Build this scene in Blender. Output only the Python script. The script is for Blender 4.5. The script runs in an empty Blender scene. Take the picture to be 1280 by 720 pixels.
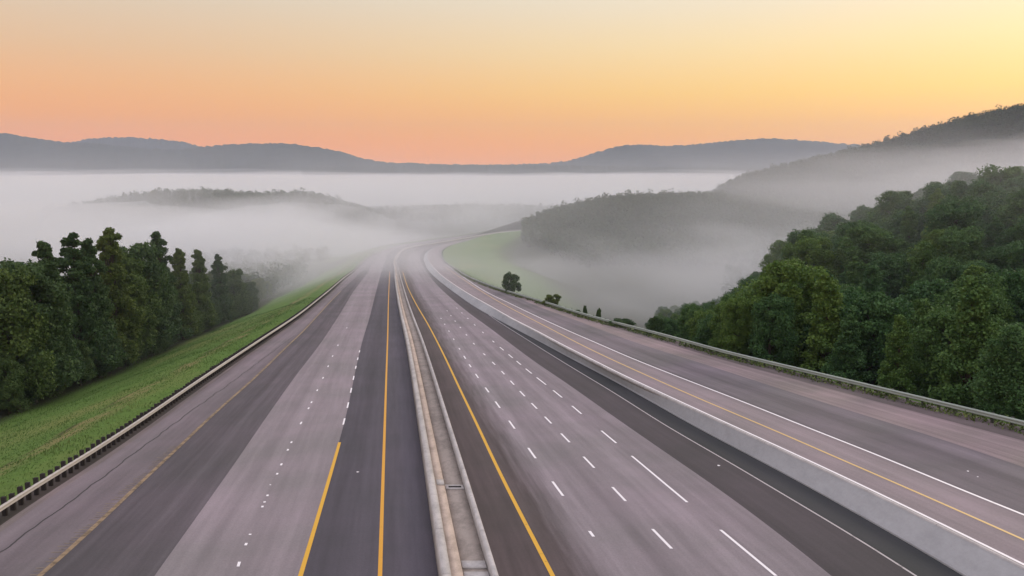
import bpy, bmesh, math, random
import numpy as np
R = math.radians
rng = np.random.default_rng(7)
random.seed(7)
scene = bpy.context.scene
COL = scene.collection

# ------------------------------------------------------------------ camera
CZ, FPX, PITCH = 90.0, 1005.0, math.atan(152/1005)
cam = bpy.data.objects.new('camera', bpy.data.cameras.new('camera'))
COL.objects.link(cam)
cam.location = (0, 0, CZ); cam.rotation_euler = (math.pi/2-PITCH, 0, 0)
cam.data.sensor_width = 36; cam.data.lens = 36*FPX/1280
cam.data.clip_start = 0.5; cam.data.clip_end = 40000
scene.camera = cam

def ray(px, row):
    """direction of the photograph's sight line, scaled to Y = 1"""
    u = (px-640)/FPX; v = (360-row)/FPX
    Y = math.cos(PITCH)+v*math.sin(PITCH); Z = -math.sin(PITCH)+v*math.cos(PITCH)
    return u/Y, Z/Y
def topz(row, D): return CZ + ray(640, row)[1]*D
def xat(px, row, D): return ray(px, row)[0]*D

# ------------------------------------------------------------------ road profile: downgrade that levels out in the valley
_Y = np.arange(-400, 14000, 1.0)
_s = np.where(_Y < 430, .09, np.clip(.09*(1-(_Y-430)/330), 0, .09))
_s = np.where(_Y < 0, .03, _s)
_z = CZ-17.0-np.cumsum(_s)+np.cumsum(_s)[400]
def zr(Y): return np.interp(Y, _Y, _z)
def hit(px, row, off=0.0):
    dx, dz = ray(px, row)
    Ys = np.arange(5, 1400, .25)
    g = CZ+dz*Ys-(zr(Ys)+off)
    i = int(np.argmax(g < 0)); i = max(i, 1)
    t = g[i-1]/(g[i-1]-g[i]); Yh = Ys[i-1]+.25*t
    return dx*Yh, Yh

RAMP = 1.15                                          # the outer road sits this much higher
def curve(pts, off=0.0, smooth=10):
    """line as X(Y) in the world"""
    w = sorted([hit(x, r, off) for x, r in pts], key=lambda p: p[1])
    wx = np.array([p[0] for p in w]); wy = np.array([p[1] for p in w])
    keep = np.concatenate([[True], np.diff(wy) > .5]); wx, wy = wx[keep], wy[keep]
    # monotone-ish cubic in Y through the surveyed points
    d = np.gradient(wx, wy)
    def f(Y):
        Y = np.atleast_1d(np.asarray(Y, float)); out = np.empty_like(Y)
        i = np.clip(np.searchsorted(wy, Y)-1, 0, len(wy)-2)
        h = wy[i+1]-wy[i]; t = (Y-wy[i])/h
        c = (2*t**3-3*t**2+1)*wx[i]+(t**3-2*t**2+t)*h*d[i]+(-2*t**3+3*t**2)*wx[i+1]+(t**3-t**2)*h*d[i+1]
        lo = Y < wy[0]; hi = Y > wy[-1]
        sl0 = (wx[1]-wx[0])/(wy[1]-wy[0])
        c = np.where(lo, wx[0]+(Y-wy[0])*sl0, c)
        c = np.where(hi, wx[-1]+d[-1]*(Y-wy[-1]), c)
        return c
    # low-pass so that no kink of the survey survives
    g = np.arange(-60, 1010, 2.0); v = f(g)
    k = np.exp(-.5*(np.arange(-12, 13)/ (smooth/4))**2); k /= k.sum()
    vp = np.concatenate([v[0]-(np.arange(12, 0, -1))*(v[1]-v[0]), v, v[-1]+np.arange(1, 13)*(v[-1]-v[-2])])
    v = np.convolve(vp, k, 'valid')
    s1 = (v[-1]-v[-2])/2
    def F(Y):
        Y = np.asarray(Y, float)
        return np.where(Y > 1008, v[-1]+s1*(np.minimum(Y, 1100)-1008), np.interp(Y, g, v))
    return F

far_l = [(468,319),(480,313),(495,308),(512,304.5),(530,301.5),(548,298.5),(571,295.5),(599,291),(627,288),(654,286.5)]
c_gl = curve([(-60,694),(0,650),(75,603),(157,549),(240,490),(322,433),(370,400),(402,374),(437,344)]+far_l)
c_L4 = curve([(193,720),(225,675),(279,600),(327,530),(362,480),(400,430),(420,400),(442,364),(459,342),(470,324)]+[(x+4,r+.5) for x, r in far_l[1:]])
c_L6 = curve([(374,720),(410,600),(430,530),(445,460),(452,430),(461,400),(470,365),(477,340),(481,328),(486,317),(493,311.5),(509,306.8),(530,303.6),(550,300.6),(573,297.4),(600,292.5),(628,289.2),(655,287.2)])
c_L7 = curve([(475,720),(478.7,600),(481,530),(483,467),(484.3,430),(485.5,380),(487,345),(488.5,328),(492,317.5),(500,312),(514,307.5),(532,304.8),(552,301.8),(575,298.4),(601,293.4),(629,289.8),(655,287.6)])
c_ml = curve([(549,720),(532.5,600),(522.5,530),(513.5,467),(507.5,430),(501,400),(495,364),(493,338),(494,322),(500,315),(509,310),(522,307.2),(540,304.8),(556,302),(578,298.8),(603,294),(630,290.2),(656,287.9)])
c_r1 = curve([(691,720),(629,600),(596,530),(577.5,492),(560,454.5),(537.5,410),(520.6,381),(511,362),(505,345),(503,328),(507,319),(515,313),(527,309.6),(543,306.6),(558,303.7),(580,300),(605,295),(631,291),(657,288.4)])
c_r2 = curve([(775,720),(703,620),(660,560),(620,505),(597,470),(572,434),(551,402),(533,375),(519,350),(512,335),(511,324),(514,318),(521,313.6),(532,310.4),(546,307.4),(561,304.4),(582,300.6),(606,295.6),(632,291.4),(657,288.7)])
c_A = curve([(775,715),(739,667),(697,611),(665,567),(640,531),(622,506),(609,487.5),(596,470),(581,447),(560,412),(540,380),(524,350),(517,335),(516,324),(519,318)])
c_B = curve([(876,723),(827,674),(773.5,617.5),(736,577.5),(706,547),(685,525),(668,507.5),(652,492),(640,478),(617,454),(599,437),(580,415),(560,390),(540,362),(529,345),(522,330),(521,320)])
c_C = curve([(970,720),(901,662.5),(858.5,628),(790,570),(761,546.5),(721,512.5),(697.5,492.5),(676,476),(660,463.5),(647.5,453),(626,435),(604,416),(591,404),(570,384),(548,360),(535,343),(527,328),(526,319)])
c_R4 = curve([(1040,720),(1000,687),(950,648),(890,605),(835,567.5),(795,540),(745,505),(710,480),(672.5,455),(640,431),(615,412),(590,394),(562,371),(550,360),(537,345),(528,331),(525,321),(528,315.5),(536,311),(548,308),(563,305),(584,301),(607,296),(633,291.7),(658,288.9)])
c_R5 = curve([(1145,720),(1055,661),(1000,632),(950,600),(900,571),(845,540),(772.5,494),(720,462.5),(685,441),(650,419),(620,400),(595,382),(565,361),(545,344),(533,329),(529,320),(532,315),(539,310.8),(550,307.8)])
c_R6 = curve([(1205,720),(1140,680),(1087,652),(1000,602.5),(940,571),(880,540),(810,500),(760,472.5),(715,449),(680,430),(640,409),(599,387),(571,368),(552.5,354),(539,342),(532,331),(530,321),(533,315.5),(541,310.6),(552,307.4),(566,304.2),(586,300.4),(609,295.2),(634,291.2),(658,288.6)])
c_R7 = curve([(1305,723),(1280,710.5),(1160,650),(1080,611),(980,564),(880,518),(822.5,491),(772.5,467.5),(732.5,447),(702.5,432),(677,418),(640,399),(613,383.5),(590,370.5),(568,356.5),(551,344),(540,332),(534.5,321),(537,314),(545,309.2),(560,304.6),(574,301.4),(594,297),(614,292.6),(637,289.2),(660,287)], RAMP)
c_R8 = curve([(1280,675),(1160,621),(1075,585),(980,543),(880,501),(810,470),(755,445),(722.5,429),(690,412),(655,394),(625,378),(600,363),(577,348),(558,335),(547,325),(543,317),(546,311),(556,306),(570,302.4),(588,298.2),(606,293.8),(624,290.8),(645,288.2),(664,286.6)], RAMP)
c_R9 = curve([(1280,644),(1200,612.5),(1120,577.5),(1022.5,540),(942.5,507.5),(880,483.5),(835,466),(785,446),(747.5,429.5),(727.5,421),(677.5,398.5),(640,380.5),(610,366),(586,351),(567,337),(553,326),(548,317.5),(551,311.5),(561,306.2),(577,302),(592,297.4),(610,293),(628,290.2),(648,287.8),(666,286.4)], RAMP)
c_Ra = curve([(1280,584),(1200,556),(1100,525),(1000,494),(880,455),(800,430),(730,404),(680,386),(640,369.5),(609,360),(586,350),(567.5,338),(553.5,327),(549,318.5),(553,311.5),(566,305.4),(582,301.6),(596,296.8),(613,292.4),(632,289.5),(651,287.2),(668,286)], RAMP)
c_Rb = curve([(1280,551),(1111,506),(1000,476),(880,443),(800,419),(735,399),(685,382.5),(640,367.5),(609,359.3),(586,349.4),(567.5,337.4),(553.5,326.5),(549.5,318.2),(553.5,311.2),(567,305.2),(583,301.2),(597,296.5),(614,292.2),(633,289.3),(652,287),(669,285.9)], RAMP)
c_gr = curve([(1400,572),(1280,539),(1178,514),(1089,491.5),(1000,469.5),(905,446),(840,427),(790,413.5),(740,400),(690,384),(640,368.5),(609,358),(586,348),(567.5,336),(554,325.5),(551,317.5),(555,310.5),(568,304.8),(584,300.6),(599,295.8),(616,291.8),(635,289),(654,286.8),(671,285.7)], RAMP)

# ------------------------------------------------------------------ terrain
def noise2(x, y, s, seed=0):
    """smooth lattice noise in 0..1"""
    x = np.asarray(x, float)/s; y = np.asarray(y, float)/s
    xi = np.floor(x).astype(np.int64); yi = np.floor(y).astype(np.int64); fx = x-xi; fy = y-yi
    fx = fx*fx*(3-2*fx); fy = fy*fy*(3-2*fy)
    def hsh(a, b):
        n = (a*374761393+b*668265263+seed*1442695041) & 0xffffffff
        n = ((n ^ (n >> 13))*1274126177) & 0xffffffff
        return ((n ^ (n >> 16)) & 0xffff)/65535.0
    return (hsh(xi, yi)*(1-fx)+hsh(xi+1, yi)*fx)*(1-fy)+(hsh(xi, yi+1)*(1-fx)+hsh(xi+1, yi+1)*fx)*fy
def fbm(x, y, s, seed=0, o=3):
    return sum(noise2(x, y, s/2**k, seed+k)/2**k for k in range(o))/sum(1/2**k for k in range(o))-.5
def sst(x, a, b):
    t = np.clip((x-a)/(b-a), 0, 1); return t*t*(3-2*t)
def gau(x, c, s): return np.exp(-.5*((x-c)/s)**2)

def ground_z(X, Y):
    X = np.asarray(X, float); Y = np.asarray(Y, float)
    xl = c_gl(Y)-1.6; xr = c_gr(Y)+1.4; z0 = zr(Y)
    floor = 9+8*fbm(X, Y, 500, 3)
    # left bank
    d = np.maximum(xl-X, 0)
    bank = z0-.12-.05*np.minimum(d, 3)-.33*np.clip(d-3, 0, 26)-.12*np.clip(d-29, 0, 400)+.7*fbm(X, Y, 14, 5)*sst(d, 1, 8)
    left = np.maximum(bank, floor)+gau(X, -430, 125)*gau(Y, 1080, 90)*40+gau(X, -265, 45)*gau(Y, 1090, 80)*18+gau(X, -60, 110)*gau(Y, 1300, 90)*9+gau(X, -170, 60)*gau(Y, 640, 80)*6
    # right side
    e = np.maximum(X-xr, 0)
    ramp = np.interp(X, [20, 60, 78, 96, 135, 180, 260, 420], [44, 47, 56, 62, 70.5, 79, 90, 104])
    S = 1-sst(Y-.45*X, 165, 290)
    hill1 = (ramp-14)*S+2*fbm(X, Y, 40, 9)
    bankr = z0+RAMP-.12-.05*np.minimum(e, 1.5)-.55*np.clip(e-1.5, 0, 20)-.15*np.clip(e-21.5, 0, 300)
    field = z0+RAMP-.12-.06*e-.3*np.maximum(e-45, 0)                 # meadow inside the bend
    fw = sst(Y, 330, 470)
    bankr = bankr*(1-fw)+field*fw
    base = 14+5*fbm(X, Y, 300, 13)
    rr = np.maximum(bankr, base)
    h1 = base+hill1
    right = np.where(e > 1.5, np.maximum(rr, np.minimum(h1, bankr+ .55*np.maximum(e-10, 0)+0)), rr)
    h2 = np.exp(-.5*np.abs((X-165)/112)**3.2)*gau(Y, 830, 100)*37
    hx = np.interp(X, [150, 240, 286, 319, 374, 451, 506, 594, 704, 1000, 1600], [0, 12, 32, 52, 66, 84, 98, 124, 150, 200, 260])
    h3 = hx*np.where(Y < 1120, gau(Y, 1120, 170), gau(Y, 1120, 120))
    right = right+np.where(e > 0, (h2+h3)*sst(e, 0, 60), 0)
    z = np.where(X < xl, left, np.where(X > xr, right, z0-.3))
    far = sst(Y, 1900, 2600)
    return z*(1-far)+far*(8+5*fbm(X, Y, 900, 4))

def mesh_obj(name, verts, faces, mat, parent=None, smooth=False, attrs=None, mats=None, mat_idx=None):
    me = bpy.data.meshes.new(name)
    v = np.asarray(verts, np.float32).reshape(-1, 3)
    f = np.asarray(faces, np.int32)
    me.vertices.add(len(v)); me.vertices.foreach_set('co', v.ravel())
    n = f.shape[1]
    me.loops.add(f.size); me.loops.foreach_set('vertex_index', f.ravel())
    me.polygons.add(len(f)); me.polygons.foreach_set('loop_start', np.arange(0, f.size, n, dtype=np.int32))
    me.polygons.foreach_set('loop_total', np.full(len(f), n, np.int32))
    if smooth: me.polygons.foreach_set('use_smooth', np.ones(len(f), bool))
    me.update(calc_edges=True)
    for k, a in (attrs or {}).items():
        at = me.attributes.new(k, 'FLOAT', 'POINT'); at.data.foreach_set('value', np.asarray(a, np.float32))
    if mat: me.materials.append(mat)
    o = bpy.data.objects.new(name, me); COL.objects.link(o)
    if parent: o.parent = parent
    return o
def tag(o, label=None, cat=None, group=None, kind=None):
    for k, v in (('label', label), ('category', cat), ('group', group), ('kind', kind)):
        if v: o[k] = v
    return o
def empty(name, loc):
    o = bpy.data.objects.new(name, None); COL.objects.link(o); o.location = loc; o.empty_display_size = .5
    return o

# ------------------------------------------------------------------ materials
def mat(name, base=(.5, .5, .5), rough=.8, spec=.3):
    m = bpy.data.materials.new(name); m.use_nodes = True
    nt = m.node_tree; b = nt.nodes['Principled BSDF']
    b.inputs['Base Color'].default_value = (*base, 1); b.inputs['Roughness'].default_value = rough
    b.inputs['Specular IOR Level'].default_value = spec
    return m, nt, b
def N(nt, t, **kw):
    n = nt.nodes.new(t)
    for k, v in kw.items():
        if k in n.inputs.keys(): n.inputs[k].default_value = v
        else: setattr(n, k, v)
    return n
def noise_fac(nt, scale, stretch=(1, 1, 1), detail=4, rough=.6, rot=0, obj=True):
    tc = N(nt, 'ShaderNodeTexCoord'); mp = N(nt, 'ShaderNodeMapping'); mp.inputs['Scale'].default_value = stretch
    mp.inputs['Rotation'].default_value = (0, 0, rot)
    nz = N(nt, 'ShaderNodeTexNoise', Scale=scale, Detail=detail, Roughness=rough)
    nt.links.new(tc.outputs['Object'], mp.inputs['Vector']); nt.links.new(mp.outputs[0], nz.inputs['Vector'])
    return nz.outputs['Fac']
def ramp(nt, fac, stops):
    r = N(nt, 'ShaderNodeValToRGB'); nt.links.new(fac, r.inputs['Fac'])
    while len(r.color_ramp.elements) < len(stops): r.color_ramp.elements.new(.5)
    for e, (p, c) in zip(r.color_ramp.elements, stops): e.position = p; e.color = (*c, 1) if len(c) == 3 else c
    return r.outputs['Color']
def mixc(nt, fac, a, b, mode='MIX'):
    m = N(nt, 'ShaderNodeMix', data_type='RGBA', blend_type=mode)
    for sock, v in ((m.inputs['Factor'], fac), (m.inputs['A'], a), (m.inputs['B'], b)):
        pass
    fi, ai, bi = m.inputs[0], m.inputs[6], m.inputs[7]
    for s, v in ((fi, fac), (ai, a), (bi, b)):
        if isinstance(v, (int, float)): s.default_value = v
        elif isinstance(v, tuple): s.default_value = (*v, 1)
        else: nt.links.new(v, s)
    return m.outputs[2]
def bump(nt, b, h, strength=.3, dist=.05):
    bp = N(nt, 'ShaderNodeBump', Strength=strength, Distance=dist)
    nt.links.new(h, bp.inputs['Height']); nt.links.new(bp.outputs[0], b.inputs['Normal'])

def asphalt(name, col, var=.12, streak=.12, rot=0.0, tint=None, rough=.85, col2=None):
    m, nt, b = mat(name, col, rough, .25)
    at = N(nt, 'ShaderNodeAttribute', attribute_name='cross')      # metres across the road
    al = N(nt, 'ShaderNodeAttribute', attribute_name='along')
    cb = N(nt, 'ShaderNodeCombineXYZ'); nt.links.new(at.outputs['Fac'], cb.inputs[0]); nt.links.new(al.outputs['Fac'], cb.inputs[1])
    mp = N(nt, 'ShaderNodeMapping'); mp.inputs['Scale'].default_value = (1, .012, 1); nt.links.new(cb.outputs[0], mp.inputs[0])
    s1 = N(nt, 'ShaderNodeTexNoise', Scale=.55, Detail=2.5, Roughness=.5); nt.links.new(mp.outputs[0], s1.inputs[0])
    mp3 = N(nt, 'ShaderNodeMapping'); mp3.inputs['Scale'].default_value = (1, .05, 1); nt.links.new(cb.outputs[0], mp3.inputs[0])
    s2 = N(nt, 'ShaderNodeTexNoise', Scale=2.6, Detail=3); nt.links.new(mp3.outputs[0], s2.inputs[0])
    patch = noise_fac(nt, .09, detail=4)
    grain = noise_fac(nt, 9, detail=5, rough=.8)
    c = tuple(col)
    dk = tuple(x*(1-streak*2.2) for x in c); lt = tuple(min(1, x*(1+streak*2)) for x in c)
    base = ramp(nt, s1.outputs['Fac'], [(.3, dk), (.7, lt)])
    f2 = ramp(nt, s2.outputs['Fac'], [(.35, (1-streak*.8,)*3), (.65, (1+streak*.6,)*3)])
    base = mixc(nt, 1.0, base, f2, 'MULTIPLY')
    f3 = ramp(nt, patch, [(.35, (1-var, 1-var*.8, 1-var)), (.65, (1+var, 1+var*.6, 1+var*.9))])
    base = mixc(nt, 1.0, base, f3, 'MULTIPLY')
    f4 = ramp(nt, grain, [(.3, (.84,)*3), (.7, (1.14,)*3)])
    base = mixc(nt, 1.0, base, f4, 'MULTIPLY')
    if col2:        # a worn blend from the first surface to the second across the strip
        ab = N(nt, 'ShaderNodeAttribute', attribute_name='blend')
        ad_ = N(nt, 'ShaderNodeMath', operation='MULTIPLY_ADD'); nt.links.new(s2.outputs['Fac'], ad_.inputs[0]); ad_.inputs[1].default_value = .5
        nt.links.new(ab.outputs['Fac'], ad_.inputs[2])
        k = ramp(nt, ad_.outputs[0], [(.28, (1, 1, 1)), (1.0, tuple(q/p for p, q in zip(col, col2)))])
        base = mixc(nt, 1.0, base, k, 'MULTIPLY')
    nt.links.new(base, b.inputs['Base Color'])
    bump(nt, b, grain, .25, .02)
    return m

M = {}
M['asphalt_old'] = asphalt('asphalt_old', (.165, .140, .148), streak=.1)
M['asphalt_dark'] = asphalt('asphalt_dark', (.090, .079, .086), streak=.13)
M['asphalt_light'] = asphalt('asphalt_light', (.225, .196, .205), streak=.08)
M['asphalt_blue'] = asphalt('asphalt_blue', (.072, .066, .078), streak=.10)
M['asphalt_brown'] = asphalt('asphalt_brown', (.080, .064, .063), streak=.13)
M['asphalt_mix'] = asphalt('asphalt_mix', (.080, .064, .063), streak=.12, col2=(.215, .188, .200))
M['asphalt_main'] = asphalt('asphalt_main', (.215, .188, .200), streak=.10)
M['asphalt_strip'] = asphalt('asphalt_strip', (.062, .054, .059), streak=.07)
M['asphalt_wall_shade'] = asphalt('asphalt_wall_shade', (.038, .040, .043), streak=.08)  # shade of the concrete slope painted into the asphalt colour
M['asphalt_ramp'] = asphalt('asphalt_ramp', (.232, .196, .203), streak=.07)
M['asphalt_outer'] = asphalt('asphalt_outer', (.150, .133, .143), streak=.12, var=.16)
M['dirt'] = asphalt('dirt_band', (.235, .190, .187), streak=.09, var=.18)
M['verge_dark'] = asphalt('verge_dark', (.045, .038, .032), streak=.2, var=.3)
M['verge_dirt'] = asphalt('verge_dirt', (.155, .130, .125), streak=.2, var=.2)

def paint(name, col, wear=.45, along=.5):
    m, nt, b = mat(name, col, .6, .3)
    n = noise_fac(nt, 1.6, detail=6, rough=.75)
    c = ramp(nt, n, [(wear-.12, tuple(x*.45 for x in col)), (wear, col), (1, tuple(min(1, x*1.05) for x in col))])
    nt.links.new(c, b.inputs['Base Color'])
    return m
M['white'] = paint('white_paint', (.78, .75, .76), .36)
M['white_thin'] = paint('worn_white_paint', (.40, .375, .38), .45)
M['yellow'] = paint('yellow_paint', (.62, .345, .03), .40)
M['orange'] = paint('orange_paint', (.60, .30, .03), .38)
M['yellow_worn'] = paint('worn_yellow_paint', (.25, .175, .10), .55)
M['yellow_ticks'] = paint('ghost_yellow_paint', (.20, .155, .115), .5)
M['yellow_ramp'] = paint('pale_yellow_paint', (.62, .42, .16), .38)
m, nt, b = mat('tar', (.03, .027, .028), .6); M['tar'] = m

def concrete(name, col, s=.5, stain=0., joint=0.):
    m, nt, b = mat(name, col, .85, .25)
    a = noise_fac(nt, .35*s, (1, .25, 1), 5); g = noise_fac(nt, 3.2, detail=6, rough=.75)
    c = ramp(nt, a, [(.3, tuple(x*.84 for x in col)), (.7, tuple(x*1.1 for x in col))])
    c2 = ramp(nt, g, [(.3, (.93, .925, .92)), (.62, (1.03, 1.03, 1.03))])
    c = mixc(nt, 1.0, c, c2, 'MULTIPLY')
    if stain:
        st = ramp(nt, noise_fac(nt, .9, (1, .5, 1), 6, .75), [(.38, (1-stain,)*3), (.56, (1.02,)*3)]); c = mixc(nt, 1.0, c, st, 'MULTIPLY')
    if joint:
        tc = N(nt, 'ShaderNodeTexCoord'); sp = N(nt, 'ShaderNodeSeparateXYZ'); nt.links.new(tc.outputs['Object'], sp.inputs[0])
        fr = N(nt, 'ShaderNodeMath', operation='FRACT'); dv = N(nt, 'ShaderNodeMath', operation='DIVIDE'); nt.links.new(sp.outputs['Y'], dv.inputs[0]); dv.inputs[1].default_value = joint
        nt.links.new(dv.outputs[0], fr.inputs[0])
        jr = ramp(nt, fr.outputs[0], [(0, (.72,)*3), (.06/joint, (.72,)*3), (.10/joint, (1,)*3)]); c = mixc(nt, 1.0, c, jr, 'MULTIPLY')
    nt.links.new(c, b.inputs['Base Color']); bump(nt, b, g, .12, .02)
    return m
M['concrete'] = concrete('weathered_concrete', (.46, .435, .41), stain=.24, joint=6)
M['concrete_apron'] = concrete('pale_concrete', (.33, .33, .335), stain=.08)
M['curb'] = concrete('light_kerb_concrete', (.48, .455, .44), stain=.22, joint=6)
M['sandstone'] = concrete('tan_concrete', (.50, .405, .335), stain=.25)
M['channel'] = concrete('brown_channel', (.32, .275, .24), stain=.28)
M['steel_left'] = concrete('galvanised_rail', (.52, .485, .44))
M['steel_right'] = concrete('dull_greenish_rail', (.31, .35, .31))
m, nt, b = mat('dark_timber', (.022, .018, .017), .9); M['timber'] = m
m, nt, b = mat('grey_post', (.075, .078, .065), .9); M['post'] = m

# ground: grass on the banks, leaf litter under the woods
m, nt, b = mat('ground_cover', (.1, .2, .04), .95, .1)
at = N(nt, 'ShaderNodeAttribute', attribute_name='cover'); ad = N(nt, 'ShaderNodeAttribute', attribute_name='edge')
n1 = noise_fac(nt, .05, (1, .35, 1), 5, .65); n2 = noise_fac(nt, 1.3, detail=6, rough=.8); n3 = noise_fac(nt, .22, (1, .3, 1), 4)
g = ramp(nt, n1, [(.3, (.075, .142, .030)), (.52, (.104, .178, .040)), (.72, (.170, .195, .062))])
g2 = ramp(nt, n2, [(.28, (.75, .78, .72)), (.6, (1.12, 1.1, 1.08))])
g = mixc(nt, 1.0, g, g2, 'MULTIPLY')
# a trodden strip of dry grass along the bank (distance to the rail in metres)
wob = N(nt, 'ShaderNodeMath', operation='MULTIPLY_ADD'); nt.links.new(n3, wob.inputs[0]); wob.inputs[1].default_value = 6.0; nt.links.new(ad.outputs['Fac'], wob.inputs[2])
dv = N(nt, 'ShaderNodeMath', operation='MULTIPLY'); nt.links.new(wob.outputs[0], dv.inputs[0]); dv.inputs[1].default_value = 1/30
dry = ramp(nt, dv.outputs[0], [(.30, (0, 0, 0)), (.36, (1, 1, 1)), (.42, (.9, .9, .9)), (.47, (0, 0, 0))])
drt = ramp(nt, dv.outputs[0], [(.415, (0, 0, 0)), (.435, (1, 1, 1)), (.455, (0, 0, 0))])
dn = ramp(nt, noise_fac(nt, .35, (1, .4, 1), 5), [(.42, (0, 0, 0)), (.6, (1, 1, 1))])
dfac = mixc(nt, 1.0, dry, dn, 'MULTIPLY'); g = mixc(nt, dfac, g, (.23, .20, .085))
dfac = mixc(nt, 1.0, drt, dn, 'MULTIPLY'); g = mixc(nt, dfac, g, (.035, .04, .018))
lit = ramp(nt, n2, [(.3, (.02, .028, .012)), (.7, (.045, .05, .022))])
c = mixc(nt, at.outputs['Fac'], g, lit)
nt.links.new(c, b.inputs['Base Color']); bump(nt, b, n2, .8, .3)
M['ground'] = m

def leaf_mat(name, dark, light, warm, sc=.55):
    m, nt, b = mat(name, dark, .7, .25)
    oi = N(nt, 'ShaderNodeObjectInfo')
    n = noise_fac(nt, sc, detail=5, rough=.75)
    c = ramp(nt, n, [(.3, dark), (.68, light)])
    hv = ramp(nt, oi.outputs['Random'], [(0, (.72, .82, .8)), (.5, (1, 1, 1)), (.85, (1.2, 1.12, .8)), (1, warm)])
    c = mixc(nt, 1.0, c, hv, 'MULTIPLY')
    nt.links.new(c, b.inputs['Base Color'])
    tr = N(nt, 'ShaderNodeBsdfTranslucent'); nt.links.new(c, tr.inputs['Color'])
    mx = N(nt, 'ShaderNodeMixShader'); mx.inputs[0].default_value = .22
    nt.links.new(b.outputs[0], mx.inputs[1]); nt.links.new(tr.outputs[0], mx.inputs[2])
    nt.links.new(mx.outputs[0], nt.nodes['Material Output'].inputs['Surface'])
    return m
M['leaf'] = leaf_mat('broadleaf_foliage', (.036, .092, .030), (.112, .205, .062), (1.5, 1.25, .75))
M['leaf_left'] = leaf_mat('grove_foliage', (.034, .072, .026), (.105, .165, .055), (1.6, 1.25, .7))
M['leaf_far'] = leaf_mat('far_wood_foliage', (.022, .044, .018), (.060, .100, .036), (1.2, 1.1, .8), .11)
m, nt, b = mat('bark', (.06, .045, .035), .9)
c = ramp(nt, noise_fac(nt, 2.5, (1, 1, .2), 5), [(.3, (.03, .024, .02)), (.7, (.10, .08, .065))]); nt.links.new(c, b.inputs['Base Color']); M['bark'] = m
m, nt, b = mat('far_hill_forest', (.04, .06, .03), .95, .1)
c = ramp(nt, noise_fac(nt, .012, (1, 1, 2.5), 8, .7), [(.35, (.016, .022, .018)), (.65, (.042, .052, .036))]); nt.links.new(c, b.inputs['Base Color']); M['hill'] = m

# ------------------------------------------------------------------ ground sheet
Ys = np.concatenate([np.arange(-120, 10, 6), np.arange(10, 200, 1.5), np.arange(200, 500, 3), np.arange(500, 1010, 5), np.arange(1010, 1900, 16), np.geomspace(1900, 13000, 60)])
offs = np.concatenate([[0, .5, 1.6, 3, 4.5], np.arange(6, 42, 1.5), np.arange(42, 120, 4), np.arange(120, 700, 14), np.geomspace(700, 12000, 36)])
L = c_gl(Ys)[:, None]-1.6-offs[::-1][None, :]
Rr = c_gr(Ys)[:, None]+1.4+offs[None, :]
X = np.concatenate([L, Rr], 1)
YY = np.repeat(Ys[:, None], X.shape[1], 1)
Z = ground_z(X, YY)
Z[:, len(offs)-1] = zr(Ys)-.06; Z[:, len(offs)] = zr(Ys)+RAMP-.06
# the part under the roads stays below their surfaces: add one sunk column on each side
mid = (c_gl(Ys)+c_gr(Ys))/2
Xa = np.concatenate([L, (c_gl(Ys)-1.55)[:, None], (c_gr(Ys)+1.35)[:, None], Rr], 1)
Za = np.concatenate([Z[:, :len(offs)], (zr(Ys)-.9)[:, None], (zr(Ys)-.9)[:, None], Z[:, len(offs):]], 1)
YYa = np.repeat(Ys[:, None], Xa.shape[1], 1)
nr, nc = Xa.shape
idx = np.arange(nr*nc).reshape(nr, nc)
F = np.stack([idx[:-1, :-1], idx[:-1, 1:], idx[1:, 1:], idx[1:, :-1]], -1).reshape(-1, 4)
edge = np.where(Xa < c_gl(YYa), c_gl(YYa)-Xa, Xa-c_gr(YYa))
leftside = Xa < c_gl(YYa)
edge_px = [(0,527),(72,498),(133,473),(183,450),(233,427),(283,405),(317,390),(343,373),(400,343),(427,330)]
def march(px, row, D0=20, D1=3000, step=.5):
    dx, dz = ray(px, row); D = np.arange(D0, D1, step)
    g = CZ+dz*D-ground_z(dx*D, D); i = int(np.argmax(g < 0)); return dx*D[i], D[i]
TL = [march(x, r) for x, r in edge_px]
tl_y = np.array([p[1] for p in TL]); tl_d = np.array([float(c_gl(p[1])-p[0]) for p in TL])
o_ = np.argsort(tl_y); tl_y, tl_d = tl_y[o_], tl_d[o_]
def treeline(Y): return np.interp(Y, tl_y, tl_d)
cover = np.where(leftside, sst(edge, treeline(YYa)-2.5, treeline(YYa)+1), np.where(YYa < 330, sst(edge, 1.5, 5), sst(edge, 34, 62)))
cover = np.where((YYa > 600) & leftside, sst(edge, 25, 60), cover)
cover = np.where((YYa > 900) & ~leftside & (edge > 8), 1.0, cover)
print('TREELINE', [(round(float(a)), round(float(b), 1)) for a, b in zip(tl_y, tl_d)])
tag(mesh_obj('ground', np.stack([Xa, YYa, Za], -1), F, M['ground'], smooth=True, attrs={'cover': cover.ravel(), 'edge': np.where(leftside, edge, 99).ravel()}),
    'grassy and wooded valley ground on both sides of the highway', kind='structure')

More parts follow.
